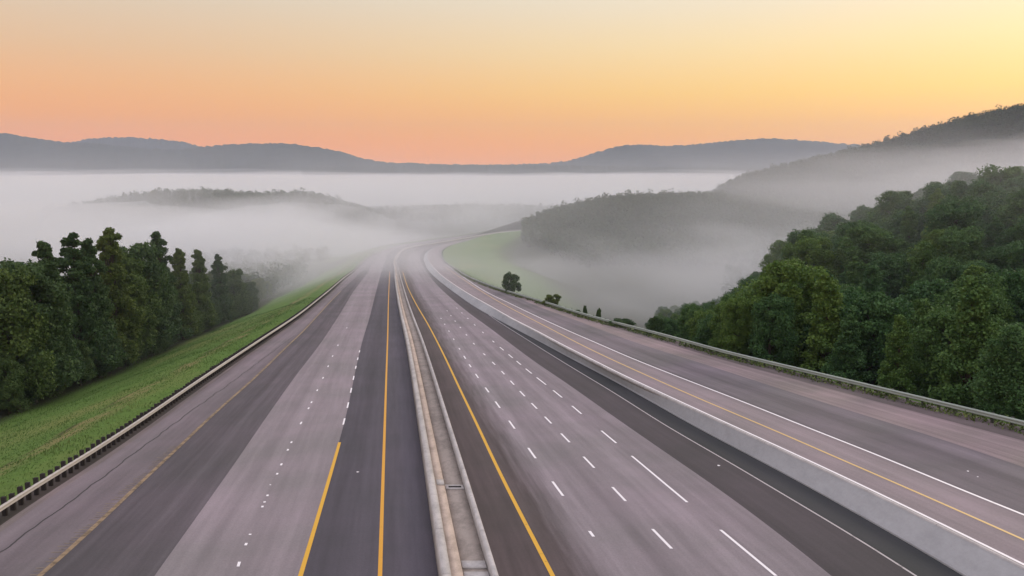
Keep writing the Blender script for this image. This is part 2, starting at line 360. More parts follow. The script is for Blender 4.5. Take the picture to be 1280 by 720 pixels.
# ------------------------------------------------------------------ road surfaces
RY = np.concatenate([np.arange(-60, 200, 2.0), np.arange(200, 500, 4.0), np.arange(500, 1101, 4.0)])
def strip(name, fa, fb, m, za=0., zb=0., label=None, Yr=RY, parent=None, kind='structure', cols=2):
    xa, xb = fa(Yr), fb(Yr); z = zr(Yr)
    vs = []; cross = []; along = []
    for k in range(cols):
        t = k/(cols-1)
        vs.append(np.stack([xa+(xb-xa)*t, Yr, z+za+(zb-za)*t], -1))
        cross.append((xa+(xb-xa)*t)-c_ml(Yr)); along.append(Yr)
    V = np.stack(vs, 1); n = len(Yr); idx = np.arange(n*cols).reshape(n, cols)
    F = np.stack([idx[:-1, :-1], idx[:-1, 1:], idx[1:, 1:], idx[1:, :-1]], -1).reshape(-1, 4)
    # cross is measured at each station from where the strip was at the near end, so the streaks follow the road
    cr = np.stack(cross, 1); ref = np.array([np.linspace(cr[40, 0], cr[40, -1], cols)]*n)
    o = mesh_obj(name, V, F, m, parent, attrs={'cross': ref.ravel(), 'along': np.stack(along, 1).ravel(), 'blend': np.tile(np.linspace(0, 1, cols), n)})
    if kind: tag(o, label, kind=kind)
    return o
def shift(f, d): return lambda Y: f(Y)+d*np.interp(Y, [420, 560], [1, .55])*np.sqrt(1+np.minimum(((f(np.asarray(Y)+2)-f(np.asarray(Y)-2))/4)**2, 9))
gl_edge, gr_edge = shift(c_gl, -1.5), shift(c_gr, 1.3)
c_mr = shift(c_ml, 2.75)
c_L35 = lambda Y: c_gl(Y)+(c_L4(Y)-c_gl(Y))*.60
strip('road_shoulder', gl_edge, shift(c_gl, .35), M['verge_dark'], -.02, 0, 'dark ground strip under the pale left guardrail', cols=3)  # darker tone than the road edge next to it
strip('road_shoulder', shift(c_gl, .35), shift(c_gl, .9), M['verge_dirt'], 0, 0, 'gritty road edge beside the pale left guardrail', cols=3)
# yellow worn line splits the left asphalt
c_yl = curve([(50,720),(85,690),(160,618),(233,550),(262,522),(310,480),(362,430),(375,418),(392,400),(415,375),(435,356),(452,340),(465,328),(472,320),(482,314),(497,309),(514,305.3),(532,302.2),(550,299.4),(573,296.2),(600,291.4),(628,288.4),(655,286.8)])
strip('road_shoulder', shift(c_gl, .9), c_yl, M['asphalt_old'], 0, 0, 'worn purplish asphalt shoulder beside the left guardrail', cols=5)
strip('road', c_yl, c_L4, M['asphalt_dark'], 0, 0, 'dark asphalt lane left of the pale concrete lanes', cols=5)
strip('road', c_L4, c_L6, M['asphalt_light'], 0, 0, 'pale grey lanes dotted with white reflectors', cols=5)
strip('road', c_L6, c_ml, M['asphalt_blue'], 0, 0, 'dark blue grey asphalt lane left of the median barrier', cols=5)
c_r2a, c_r2b = shift(c_r2, -2.6), shift(c_r2, .5)
strip('road', c_mr, c_r2a, M['asphalt_brown'], 0, 0, 'dark brown asphalt right of the median barrier', cols=5)
strip('road', c_r2a, c_r2b, M['asphalt_mix'], 0, 0, 'stained transition between the brown and pale asphalt', cols=5)
strip('road', c_r2b, c_R4, M['asphalt_main'], 0, 0, 'wide pale grey lanes with white dashes', cols=7)
strip('road', c_R4, c_R5, M['asphalt_strip'], 0, 0, 'dark asphalt strip beside the thin white line', cols=3)
strip('road_shade_strip', c_R5, shift(c_R6, .05), M['asphalt_wall_shade'], 0, 0, 'near black asphalt strip with painted wall shade at the foot of the concrete slope', cols=3)  # road surface carrying the wall's shade in its colour
strip('ramp_road', c_R7, c_R9, M['asphalt_ramp'], RAMP, RAMP, 'pinkish grey raised outer road with white and yellow lines', cols=5)
strip('ramp_road', c_R9, c_Ra, M['asphalt_outer'], RAMP, RAMP, 'darker outer lane of the raised road', cols=5)
strip('ramp_shoulder', c_Ra, c_Rb, M['dirt'], RAMP, RAMP, 'pinkish gravel band along the outer road', cols=4)
strip('ramp_shoulder', c_Rb, gr_edge, M['verge_dirt'], RAMP, RAMP-.02, 'grey brown grit beside the right guardrail', cols=3)

# concrete slope between the carriageway and the raised road: one thing
cs = empty('concrete_barrier', (float(c_R6(60)), 60, float(zr(60))))
tag(cs, 'long pale sloping concrete wall between the main lanes and raised outer road', 'barrier')
def wall(name, f, prof, m, parent, Yr=RY):
    """extrude a closed cross profile [(offset, height)...] along a line"""
    Yr = np.asarray(Yr); dx = (f(Yr+2)-f(Yr-2))/4; k = np.sqrt(1+np.minimum(dx**2, 9))
    P = np.array(prof); n, c = len(Yr), len(P)
    V = np.stack([f(Yr)[:, None]+P[None, :, 0]*k[:, None], np.repeat(Yr[:, None], c, 1), zr(Yr)[:, None]+P[None, :, 1]], -1)
    idx = np.arange(n*c).reshape(n, c); nx = np.roll(idx, -1, 1)
    F = np.stack([idx[:-1], nx[:-1], nx[1:], idx[1:]], -1).reshape(-1, 4)
    base = np.array(parent.location) if parent else np.zeros(3)
    o = mesh_obj(name, V.reshape(-1, 3)-base, F, m, parent)
    o.data.update()
    return o
def two_line_face(name, fa, fb, za, zb, m, parent, Yr=RY, cols=6, bulge=0):
    V = []
    for k in range(cols):
        t = k/(cols-1); V.append(np.stack([fa(Yr)+(fb(Yr)-fa(Yr))*t, Yr, zr(Yr)+za+(zb-za)*t+bulge*math.sin(math.pi*t)], -1))
    V = np.stack(V, 1); n = len(Yr); idx = np.arange(n*cols).reshape(n, cols)
    F = np.stack([idx[:-1, :-1], idx[:-1, 1:], idx[1:, 1:], idx[1:, :-1]], -1).reshape(-1, 4)
    return mesh_obj(name, V.reshape(-1, 3)-np.array(parent.location), F, m, parent)
two_line_face('sloped_face', shift(c_R6, .09), c_R7, .135, RAMP+.02, M['concrete_apron'], cs)
wall('toe', c_R6, [(0, -.2), (0, .10), (.03, .13), (.09, .13), (.14, .08), (.14, -.2)], M['concrete_apron'], cs)
wall('coping', c_R7, [(-.07, RAMP-.3), (-.07, RAMP+.05), (.10, RAMP+.05), (.10, RAMP-.3)], M['curb'], cs)

# median barrier
mb = empty('median_barrier', (float(c_ml(60)), 60, float(zr(60))))
tag(mb, 'double concrete median barrier with a brown channel between its two walls', 'barrier')
wall('left_wall', c_ml, [(-.06, -.2), (0, .75), (.06, .95), (.44, .95), (.5, .80), (.55, -.2)], M['concrete'], mb)
wall('ledge', shift(c_ml, .5), [(0, -.2), (0, .55), (.62, .52), (.66, -.2)], M['sandstone'], mb)
wall('channel_bed', shift(c_ml, 1.1), [(0, -.2), (0, .30), (1.4, .30), (1.4, -.2)], M['channel'], mb)
wall('right_wall', shift(c_ml, 2.45), [(-.03, -.2), (0, .70), (.06, .86), (.26, .86), (.30, .78), (.38, -.2)], M['curb'], mb)
def slab(name, f, off0, off1, Y0, Y1, z0, z1, m, parent=None, label=None):
    vs = []
    for Yv in (Y0, Y1):
        for o in (off0, off1):
            for z in (z0, z1): vs.append((float(f(Yv))+o, Yv, float(zr(Yv))+z))
    F = [(0, 1, 3, 2), (4, 6, 7, 5), (0, 4, 5, 1), (2, 3, 7, 6), (1, 5, 7, 3), (0, 2, 6, 4)]
    base = np.array(parent.location) if parent else np.zeros(3)
    return mesh_obj(name, np.array(vs)-base, F, m, parent)
def Yof(px, row, off=0): return hit(px, row, off)[1]
# drain frames set in the channel
for row, dY in ((609, 0), (706, 0), (720, 0)):
    Yc = Yof(570, row, .35)
    g_ = slab('drain_frame', c_ml, 1.2, 2.42, Yc-.42, Yc+.42, .28, .40, M['curb'], mb)
    if row == 609:
        slab('drain_grate', c_ml, 1.4, 2.25, Yc-.2, Yc+.12, .38, .41, M['timber'], g_); None
        ch = [c for c in COL.objects if c.name.startswith('drain_grate')][-1]; ch.location = (0, 0, 0)
# children of drain_frame keep world maths simple: move them by the barrier's own offset
for c in COL.objects:
    if c.name.startswith('drain_grate'):
        me = c.data; off = np.array(mb.location)
        # built relative to drain_frame (location 0 under the barrier) -> needs the barrier offset once
        for v in me.vertices: v.co -= mb.location
Yc = Yof(560, 607, .35); slab('ledge_block', c_ml, .62, 1.12, Yc-.5, Yc+.5, .5, .64, M['concrete'], mb)

# ------------------------------------------------------------------ paint
def line(name, f, w, m, label, off=0., Y0=-60, Y1=700, h=.012, dx=0):
    Yr = RY[(RY >= Y0) & (RY <= Y1)]
    if len(Yr) < 2 or Yr[0] > Y0: Yr = np.concatenate([[Y0], Yr])
    Yr = np.concatenate([Yr, [Y1]]) if Yr[-1] < Y1 else Yr
    g = shift(f, dx)
    return strip(name, shift(g, -w/2), shift(g, w/2), m, off+h, off+h, label, Yr)
line('road_marking', c_yl, .30, M['yellow_worn'], 'worn faded yellow line beside the left shoulder', Y1=260)
line('road_marking', shift(c_L6, .06), .24, M['yellow'], 'bright yellow line ending beside the pale lanes', Y1=Yof(422, 553))
line('road_marking', c_L7, .22, M['orange'], 'orange line along the dark lane left of the median', Y1=420)
line('road_marking', c_r1, .24, M['yellow'], 'yellow line right of the median barrier', Y1=420)
line('road_marking', c_R5, .13, M['white_thin'], 'thin worn white edge line beside the painted shade strip', Y1=420)
line('road_marking', shift(c_R7, .34), .20, M['white'], 'white line on top of the concrete slope', off=RAMP, Y1=500)
line('road_marking', c_R8, .20, M['yellow_ramp'], 'pale yellow line along the raised road', off=RAMP, Y1=460)
line('road_marking', c_R9, .22, M['white'], 'bold white line along the raised road', off=RAMP, Y1=500)
# tar crack with broken edge at the left shoulder
c_ck = curve([(-20,705),(0,690),(60,648),(110,610),(160,573),(240,513),(270,492),(320,455)])
def wob(f, a, s, seed): return lambda Y: f(Y)+a*fbm(np.asarray(Y, float), np.asarray(Y, float)*0, s, seed)*2
RY_keep = RY; RY = np.concatenate([np.arange(20, 150, .35), [150.]])
line('road_marking', wob(wob(c_ck, .16, 2.2, 3), .10, .8, 5), .10, M['tar'], 'broken dark tar crack along the left shoulder', Y1=140)
RY = RY_keep
# hatched remains of a worn line in the near left
def quads_strip(name, f, segs, w, m, label, off=0, h=.014):
    V = []; F = []
    for (a, b, dx) in segs:
        Yr = np.linspace(a, b, 4); k = np.sqrt(1+np.minimum(((f(Yr+1)-f(Yr-1))/2)**2, 9))
        for i in range(4):
            V += [(float(f(Yr[i]))+dx-w/2*k[i], Yr[i], float(zr(Yr[i]))+off+h), (float(f(Yr[i]))+dx+w/2*k[i], Yr[i], float(zr(Yr[i]))+off+h)]
        n = len(V)-8
        F += [(n+2*i, n+2*i+1, n+2*i+3, n+2*i+2) for i in range(3)]
    return tag(mesh_obj(name, V, F, m), label, kind='structure')
V = []; F = []
for yy in np.arange(38, 64, .42):
    if random.random() < .12: continue
    x = float(c_yl(yy)); z = float(zr(yy))+.016; ln = .3+.35*random.random(); a = x-.2
    n = len(V); V += [(a, yy, z), (a-ln, yy-.06, z), (a-ln, yy+.02, z), (a, yy+.07, z)]; F.append((n, n+1, n+2, n+3))
tag(mesh_obj('road_marking', V, F, M['yellow_ticks']), 'row of short worn yellow ticks beside the faded line', kind='structure')
# white dashes of the main lanes
def rowsegs(f, prs): return [(Yof(float(0), r1), Yof(0., r0), 0) for r0, r1 in prs]
def dash_rows(f, prs):
    out = []
    for r0, r1 in prs:
        out.append((Yof(640, r1), Yof(640, r0), 0))
    return out
def tail(f, row0, n, period, ln):
    Ya = Yof(640, row0); return [(Ya+i*period, Ya+i*period+ln, 0) for i in range(n)]
A = dash_rows(c_A, [(664,671),(602,620),(560,573),(526,536),(502,510),(484.5,490.5),(467.5,472.5),(455.5,459),(445,448.5)])
B = dash_rows(c_B, [(661.5,686),(609,626.5),(571,585),(542,553),(521,529.5),(504,511),(489,495.5),(476,481),(464,468),(452.5,456)])
Cc = dash_rows(c_C, [(662.5,720),(570,628),(538.5,554),(507.5,517.5),(488,497),(472,481),(461,467),(451.5,456),(443,447.5),(434,438)])
quads_strip('road_marking', c_A, A+tail(c_A, 437, 5, 12, 1.6), .17, M['white'], 'inner row of white lane dashes on the main lanes')
quads_strip('road_marking', c_B, B+tail(c_B, 444, 7, 12, 1.8), .17, M['white'], 'middle row of white lane dashes on the main lanes')
quads_strip('road_marking', c_C, Cc+tail(c_C, 428, 6, 13, 2), .17, M['white'], 'outer row of long white lane dashes on the main lanes')
# reflectors / short dashes on the left pale lanes
c_dot = curve([(289,712),(290,705),(307,680),(328,633),(348,590),(362,556),(377,528),(387,508),(397,487),(405,470),(411,456),(419,438),(426,425),(434,409),(442,393),(452,372),(462,352),(470,335)])
dots = [(290,702,709),(307,678.5,682.5),(313,667,669.5),(328,632,635),(331,626.5,629),(334,618,621),(348.5,591,594),(353.5,579,582.5),(362,561,564),(365.5,551.5,554.5),(377,527,531),(386.5,509,512),(390,501.5,504.5),(397,486.5,489.5),(404.5,471,474),(411.5,456.5,459.5),(416.5,444,446.5),(423,430.5,433),(434,409,411)]
quads_strip('road_marking', c_dot, dash_rows(c_dot, [(a+.4, b-.6) for _, a, b in dots]), .15, M['white'], 'line of short white dots along the pale left lanes')
c_L6d = shift(c_L6, -.05)
quads_strip('road_marking', c_L6d, dash_rows(c_L6, [(523,531),(503,510),(485,491),(470,475),(457.5,461),(447,450),(438,440.5)]), .15, M['white'], 'short white dashes at the right edge of the pale left lanes')
# litter
def debris(px, row, s, off=0):
    x, y = hit(px, row, off); z = float(zr(y))+off
    a = rng.uniform(0, 6.28, 7); a.sort(); r = s*rng.uniform(.6, 1, 7)
    V = [(x+r[i]*math.cos(a[i]), y+r[i]*math.sin(a[i]), z+.01) for i in range(7)]+[(x, y, z+.12*s+.03)]
    return mesh_obj('litter_scrap', V, [(i, (i+1) % 7, 7) for i in range(7)], M['white'])
for (px, row, s, off, lb) in [(898,582,.16,0,'small pale scrap lying on the dark strip beside the thin white line'), (447,590,.14,0,'small pale scrap lying on the dark lane left of the orange line'),
        (1210,589,.13,RAMP,'small white scrap lying on the darker outer lane'), (1222,596,.09,RAMP,'tiny pale scrap beside a white scrap on the outer lane'), (338,606,.1,0,'tiny pale chip on the pale left lanes')]:
    tag(debris(px, row, s, off), lb, 'litter')

# ------------------------------------------------------------------ guardrails
def guardrail(f, side, zoff, rail_m, post_m, label, spacing, nmax, Yend, wbeam, rail_z, post_h, pw, stuffY):
    Yb = 45.; t = empty('guardrail', (float(f(Yb)), Yb, float(zr(Yb))+zoff)); tag(t, label, 'guardrail')
    base = np.array(t.location)
    # W-beam profile
    w, h = wbeam
    prof = [(0, 0), (.05*side, .04*h/.3), (.05*side, .09*h/.3), (0, .13*h/.3), (0, .17*h/.3), (.05*side, .21*h/.3), (.05*side, .26*h/.3), (0, h), (-w*side, h), (-w*side, 0)]
    prof = [(a, b+rail_z+zoff) for a, b in prof]
    Yr = RY[(RY > -50) & (RY < Yend)]
    o = wall('rail', f, prof, rail_m, None, Yr); o.data.transform(__import__('mathutils').Matrix.Translation([-v for v in t.location])); o.parent = t
    # posts, walked at even steps along the line
    Yf = np.arange(30, Yend, .05); X = f(Yf); s = np.concatenate([[0], np.cumsum(np.hypot(np.diff(X), np.diff(Yf)))])
    n = int(s[-1]/spacing); Yp = np.interp(np.arange(n)*spacing, s, Yf)
    V0 = np.array([(sx*pw, sy*pw*.9, sz) for sz in (-.3, post_h) for sx, sy in ((-1, -1), (1, -1), (1, 1), (-1, 1))])
    V0 = np.concatenate([V0, [(0, 0, post_h+.03)]])
    F0 = [(0, 1, 5, 4), (1, 2, 6, 5), (2, 3, 7, 6), (3, 0, 4, 7), (4, 5, 6, 7)]
    V0 = V0[:8]
    first = None; rest = []
    for i, y in enumerate(Yp):
        px = float(f(y))-side*(pw+w+.0)
        loc = np.array([px, y, float(zr(y))+zoff])
        if i < nmax:
            if first is None:
                first = mesh_obj('post', V0, F0, post_m, t); p = first
            else:
                p = first.copy(); COL.objects.link(p); p.parent = t
            p.location = tuple(loc-base); p.rotation_euler = (random.uniform(-.03, .03), random.uniform(-.03, .03), random.uniform(-.15, .15))
            p.scale = (1, 1, random.uniform(.93, 1.07))
        else: rest.append(loc-base)
    if rest:
        rest = np.array(rest); V = (rest[:, None, :]+V0[None]).reshape(-1, 3)
        F = (np.arange(len(rest))[:, None, None]*8+np.array(F0)[None]).reshape(-1, 4)
        q = mesh_obj('far_posts', V, F, post_m, t); q['kind'] = 'stuff'
    return t
guardrail(c_gl, 1, 0., M['steel_left'], M['timber'], 'pale steel guardrail on dark posts along the grassy left bank', 1.0, 95, 640, (.13, .30), .56, 1.12, .125, 0)
guardrail(shift(c_gr, 0), -1, RAMP, M['steel_right'], M['post'], 'dull greenish guardrail in weeds in front of the dark wooded slope', 1.9, 95, 640, (.26, .40), .46, .88, .10, 0)

# ------------------------------------------------------------------ leaves
def leaf_quads(P, size, rnd, nrm=None, droop=0.):
    """one bent leaf-clump quad at every point"""
    n = len(P)
    a = rnd.normal(size=(n, 3)); a /= np.linalg.norm(a, axis=1)[:, None]
    if nrm is not None:
        a = a*.75+nrm; a /= np.linalg.norm(a, axis=1)[:, None]
    t = np.cross(a, rnd.normal(size=(n, 3))); t /= np.linalg.norm(t, axis=1)[:, None]; bt = np.cross(a, t)
    s = size*rnd.uniform(.55, 1.3, n)[:, None]
    V = np.stack([P-t*s-bt*s*.55, P+t*s*.9-bt*s*.7+a*s*.25, P+t*s+bt*s*.6, P-t*s*.8+bt*s*.75+a*s*.25], 1)
    return V
def crown_points(rnd, H, W, lobes, per, shape):
    P = []; Nn = []; centres = []; seed_phase = rnd.uniform(0, 6)
    for i in range(lobes):
        t = (i+.5)/lobes
        zf = {'broad': .12+.80*t**.8, 'tall': .08+.86*t, 'low': .1+.75*t, 'spire': .10+.88*t}[shape]
        if shape == 'broad': rad = W*.5*math.sqrt(max(.04, 1-((zf-.45)/.55)**2))
        elif shape == 'tall': rad = W*.5*(1-.88*max(0, (zf-.35)/.65))*(.9 if zf > .35 else .8+.3*zf)
        elif shape == 'spire': rad = W*.5*(max(0, 1-zf)**.55*.98+.06)*(1.0+.24*math.sin(zf*27+seed_phase))
        else: rad = W*.5*math.sqrt(max(.04, 1-((zf-.35)/.6)**2))
        ang = i*2.399+rnd.uniform(-.5, .5); rr = rad*rnd.uniform(.35, .82)
        c = np.array([rr*math.cos(ang), rr*math.sin(ang), H*zf+rnd.uniform(-.03, .03)*H]); centres.append(c)
        if shape == 'tall': c[:2] *= rnd.uniform(.4, 1.45)
        r = W*(rnd.uniform(.09, .18)*(1.1-.55*zf) if shape == 'spire' else rnd.uniform(.08, .15) if shape == 'tall' else rnd.uniform(.10, .21))*(1-(.75 if shape == 'tall' else .55)*max(0, zf-.45))
        d = rnd.normal(size=(per, 3)); d /= np.linalg.norm(d, axis=1)[:, None]
        rad_ = r*rnd.uniform(.15, 1.25, per)**.5
        bump_ = 1+.22*np.sin(d[:, 0]*5+i)*np.cos(d[:, 1]*6+i*2)
        p = c+d*(rad_*bump_)[:, None]*np.array([1, 1, .8])
        P.append(p); Nn.append(d)
    return np.concatenate(P), np.concatenate(Nn), centres
def tube(pts, rad, k=7):
    pts = np.array(pts, float); V = []; F = []
    for i, (p, r) in enumerate(zip(pts, rad)):
        d = pts[min(i+1, len(pts)-1)]-pts[max(i-1, 0)]; d /= np.linalg.norm(d)
        a = np.cross(d, [.31, .95, .05]); a /= np.linalg.norm(a); b_ = np.cross(d, a)
        for j in range(k): V.append(p+r*(a*math.cos(2*math.pi*j/k)+b_*math.sin(2*math.pi*j/k)))
    for i in range(len(pts)-1):
        for j in range(k): F.append((i*k+j, i*k+(j+1) % k, (i+1)*k+(j+1) % k, (i+1)*k+j))
    return V, F
def make_tree_meshes(seed, H, W, shape, lobes, per, leaf, leafmat):
    rnd = np.random.default_rng(seed)
    P, Nn, cs_ = crown_points(rnd, H, W, lobes, per, shape)
    V = leaf_quads(P, leaf, rnd, Nn*.45)
    crown = mesh_obj('crown', V.reshape(-1, 3), np.arange(len(P)*4).reshape(-1, 4), leafmat)
    tv, tf = [], []
    def add(v, f):
        n = len(tv); tv.extend(v); tf.extend([tuple(x+n for x in q) for q in f])
    bend = rnd.uniform(-.04, .04, 2)*H
    r0 = .028*H*.62+.05
    add(*tube([(0, 0, -1.5), (bend[0]*.2, 0, H*.12), (bend[0]*.6, bend[1]*.5, H*.45), (bend[0], bend[1], H*.86)], [r0*1.25, r0, r0*.6, r0*.12]))
    for c in cs_[::2]:
        z0 = max(H*.08, c[2]-H*.14)
        add(*tube([(0, 0, z0), (c[0]*.5, c[1]*.5, (z0+c[2])/2+.2), tuple(c)], [r0*.35, r0*.22, r0*.06], 5))
    trunk = mesh_obj('trunk', tv, tf, M['bark'])
    for o in (crown, trunk): COL.objects.unlink(o)
    return crown, trunk
PROTO = {'near': [], 'left': []}
for i in range(5): PROTO['near'].append(make_tree_meshes(100+i, 16, 10.5, 'broad', 42, 700, .14, M['leaf'])+(16,))
for i in range(2): PROTO['near'].append(make_tree_meshes(150+i, 18, 9, 'tall', 80, 330, .14, M['leaf'])+(18,))
for i in range(4): PROTO['left'].append(make_tree_meshes(200+i, 22, 9.5, 'tall', 96, 270, .16, M['leaf_left'])+(22,))
PROTO['spire'] = [make_tree_meshes(220+i, 24, 9.6, 'spire', 110, 230, .16, M['leaf_left'])+(24,) for i in range(4)]
for i in range(3): PROTO['left'].append(make_tree_meshes(250+i, 18, 10, 'broad', 60, 380, .16, M['leaf_left'])+(18,))
SH = [make_tree_meshes(300+i, 3.4, 3.6, 'low', 20, 260, .10, M['leaf_left'])+(3.4,) for i in range(3)]
def place(proto, x, y, H, label, cat, group, name, wide=1.0, sink=.3):
    crown, trunk, h0 = proto
    e = empty(name, (x, y, float(ground_z(x, y))-sink)); s = H/h0
    e.scale = (s*wide, s*wide, s); e.rotation_euler = (0, 0, random.uniform(0, 6.28))
    for src in (trunk, crown):
        c = src.copy(); COL.objects.link(c); c.parent = e
    return tag(e, label, cat, group)

def size_word(H): return 'short' if H < 12 else 'medium height' if H < 17 else 'tall'
ORD = ['first','second','third','fourth','fifth','sixth','seventh','eighth','ninth','tenth','eleventh','twelfth','thirteenth','fourteenth','fifteenth','sixteenth','seventeenth','eighteenth','nineteenth','twentieth']
def ordw(n):
    if n < 20: return ORD[n]
    t = ['twenty', 'thirty', 'forty', 'fifty', 'sixty', 'seventy'][(n+1)//10-2]; u = (n+1) % 10
    return (t+'-'+ORD[u-1]) if u else {'twenty': 'twentieth', 'thirty': 'thirtieth', 'forty': 'fortieth', 'fifty': 'fiftieth', 'sixty': 'sixtieth', 'seventy': 'seventieth'}[t]
# left grove -------------------------------------------------------
grove = [  # top pixel, distance, look
 (6,334,88,'olive rounded tree at the frame edge of the left grove'),
 (26,322,97,'olive tree next to the frame edge in the left grove'),
 (55,305,106,'narrow tree where the left grove skyline starts rising'),
 (88,294,114,'ragged narrow tree, second peak of the left grove skyline'),
 (109,300,123,'thin peak squeezed beside the tallest tree of the left grove'),
 (135,287,118,'tallest ragged narrow tree of the left grove'),
 (152,316,128,'low rounded tree right of the tallest grove tree'),
 (168,301,131,'pointed dark tree between the low rounded tree and the second tallest of the left grove'),
 (196,291,137,'second tallest tree of the left grove, with a full narrow top'),
 (223,312,150,'small peak on the falling grove skyline'),
 (247,314,164,'tree between the small peak and the last tall tree of the left grove'),
 (272,319,176,'last tall narrow tree at the far end of the left grove'),
 (292,336,184,'rounded tree just past the last tall one of the left grove'),
 (312,352,192,'lowest rounded tree at the misty end of the left grove'),
]
i = 0
for (px, row, D, lb) in grove:
    d = .5*(D/100)
    while xat(px, row, D) > float(c_gl(D))-float(treeline(D))-2.5 and D < 300: D += 2
    x = xat(px, row, D); y = D
    H = topz(row, D)-float(ground_z(x, y))+.6
    p = PROTO['left'][4+i % 3] if any(w in lb for w in ('rounded', 'olive')) else PROTO['spire'][i % 4]
    place(p, x, y, H, lb, 'tree', 'trees of the left grove', 'broadleaf_tree', wide=random.uniform(.9, 1.1))
    i += 1
fr = 0; f0 = -1
for D in np.arange(72, 292, 7.5):
    e0 = float(treeline(D))
    for k in range(4):
        off = e0+2.5+k*6.5+random.uniform(-1, 1); x = float(c_gl(D))-off; y = D+random.uniform(-2, 2)
        if abs(x/y) > .75: continue
        # keep the crown below the skyline
        u = x/y*FPX+640
        sky = float(np.interp(u, [0, 60, 133, 192, 250, 290, 315, 345, 380], [356, 330, 309, 307, 319, 339, 354, 376, 382]))
        Hm = topz(sky+14, y)-float(ground_z(x, y))
        H = min(Hm, [8.5, 13, 16, 18][k]*random.uniform(.85, 1.15))
        if H < 5: continue
        fr += 1
        f0 += (k == 0)
        lb = {0: '%s bushy young tree from the frame edge along the grass edge of the left grove' % ordw(f0), 1: 'dark tree in the second row of the left grove',
              2: 'dark tree deep inside the left grove', 3: 'dark tree deep inside the left grove'}[k]
        place(PROTO['left'][4+random.randrange(3)] if k < 2 else (PROTO['left']+PROTO['spire'])[random.randrange(11)], x, y, H, lb, 'tree', 'trees of the left grove, row %d' % min(k+1, 3), 'broadleaf_tree', wide=1.0 if k else 1.15)
for D in np.arange(296, 372, 8.0):
    for k in range(2):
        off = 34+k*9+random.uniform(-2, 3)+(D-212)*.03; x = float(c_gl(D))-off; y = D+random.uniform(-2.5, 2.5)
        place(PROTO['left'][4+random.randrange(3)], x, y, random.uniform(7.5, 10.5)*(1 if k == 0 else 1.25), 'misty rounded tree at the foot of the left bank beyond the grove', 'tree', 'misty trees below the left bank', 'broadleaf_tree', wide=1.2)
# right forest -----------------------------------------------------
sil = ([800, 830, 870, 905, 950, 962, 985, 1010, 1050, 1100, 1150, 1185, 1215, 1250, 1290, 1500], [410, 388, 382, 372, 345, 325, 290, 272, 262, 243, 230, 222, 212, 208, 206, 195])
cand = []
for y in np.arange(50, 345, 7.6):
    for x in np.arange(10, 275, 7.6):
        xx = x+rng.uniform(-2.2, 2.2); yy = y+rng.uniform(-2.2, 2.2)
        e = xx-float(c_gr(yy))
        if e < 4.5: continue
        u = xx/yy*FPX*.995+640
        if u < 815 or u > 1345: continue
        gz = float(ground_z(xx, yy)); s_row = float(np.interp(u, *sil))+rng.uniform(-9, 24)
        Hs = topz(s_row, yy)-gz
        H = min(Hs, rng.uniform(13, 20+4*(yy > 170)) if e > 10 else rng.uniform(9, 12))
        if H < 7: continue
        cand.append((e, xx, yy, H, gz, u))
# leave out what nearer crowns hide completely: keep those whose top shows above the nearer ones
cand.sort(key=lambda c: c[2])
top_seen = np.full(2000, 900.0); kept = []
for c in cand:
    e, xx, yy, H, gz, u = c
    row = 208+(CZ-(gz+H))/yy*FPX; hw = max(2, int(4.6/yy*FPX)); a, b_ = int(u-hw), int(u+hw)
    seg = top_seen[a:b_]
    if row < seg.max()-1 or row < np.median(seg)+2:
        kept.append(c)
    top_seen[a:b_] = np.minimum(seg, row+3.2/yy*FPX)
print('RIGHT TREES', len(cand), len(kept))
kept = [c for n_, c in enumerate(kept) if not (len(kept) > 250 and 100 < c[2] < 210 and c[0] > 14 and n_ % 5 == 0)][:285]
ri = 0; front = sorted([c for c in kept if c[0] < 10], key=lambda c: c[2])
skyl = sorted([c for c in kept if c[0] >= 10 and c[5] > 960 and 208+(CZ-(c[4]+c[3]))/c[2]*FPX < float(np.interp(c[5], *sil))+9], key=lambda c: c[5])
for c in kept:
    e, xx, yy, H, gz, u = c
    row = 208+(CZ-(gz+H))/yy*FPX
    issky = row < float(np.interp(u, *sil))+9
    if e < 10:
        n = front.index(c)
        grp = 'front trees behind the right guardrail'
        lb = '%s tree from the frame edge in the row directly behind the right guardrail' % ordw(n)
        if n == len(front)-1: lb = 'farthest rounded tree of the row behind the right guardrail, beside fog'
    elif issky and u > 960: lb = '%s tree of the near wooded slope skyline, counted from its foggy valley end' % ordw(skyl.index(c)); grp = 'skyline trees of the near wooded slope'
    elif yy > 150: lb = 'green tree on the upper part of the near wooded slope'; grp = 'upper trees of the near wooded slope'
    else: lb = 'dark tree on the lower part of the near wooded slope'; grp = 'lower trees of the near wooded slope'
    place(PROTO['near'][random.randrange(7)], xx, yy, H, lb, 'tree', grp, 'broadleaf_tree', wide=random.uniform(.85, 1.15)); ri += 1
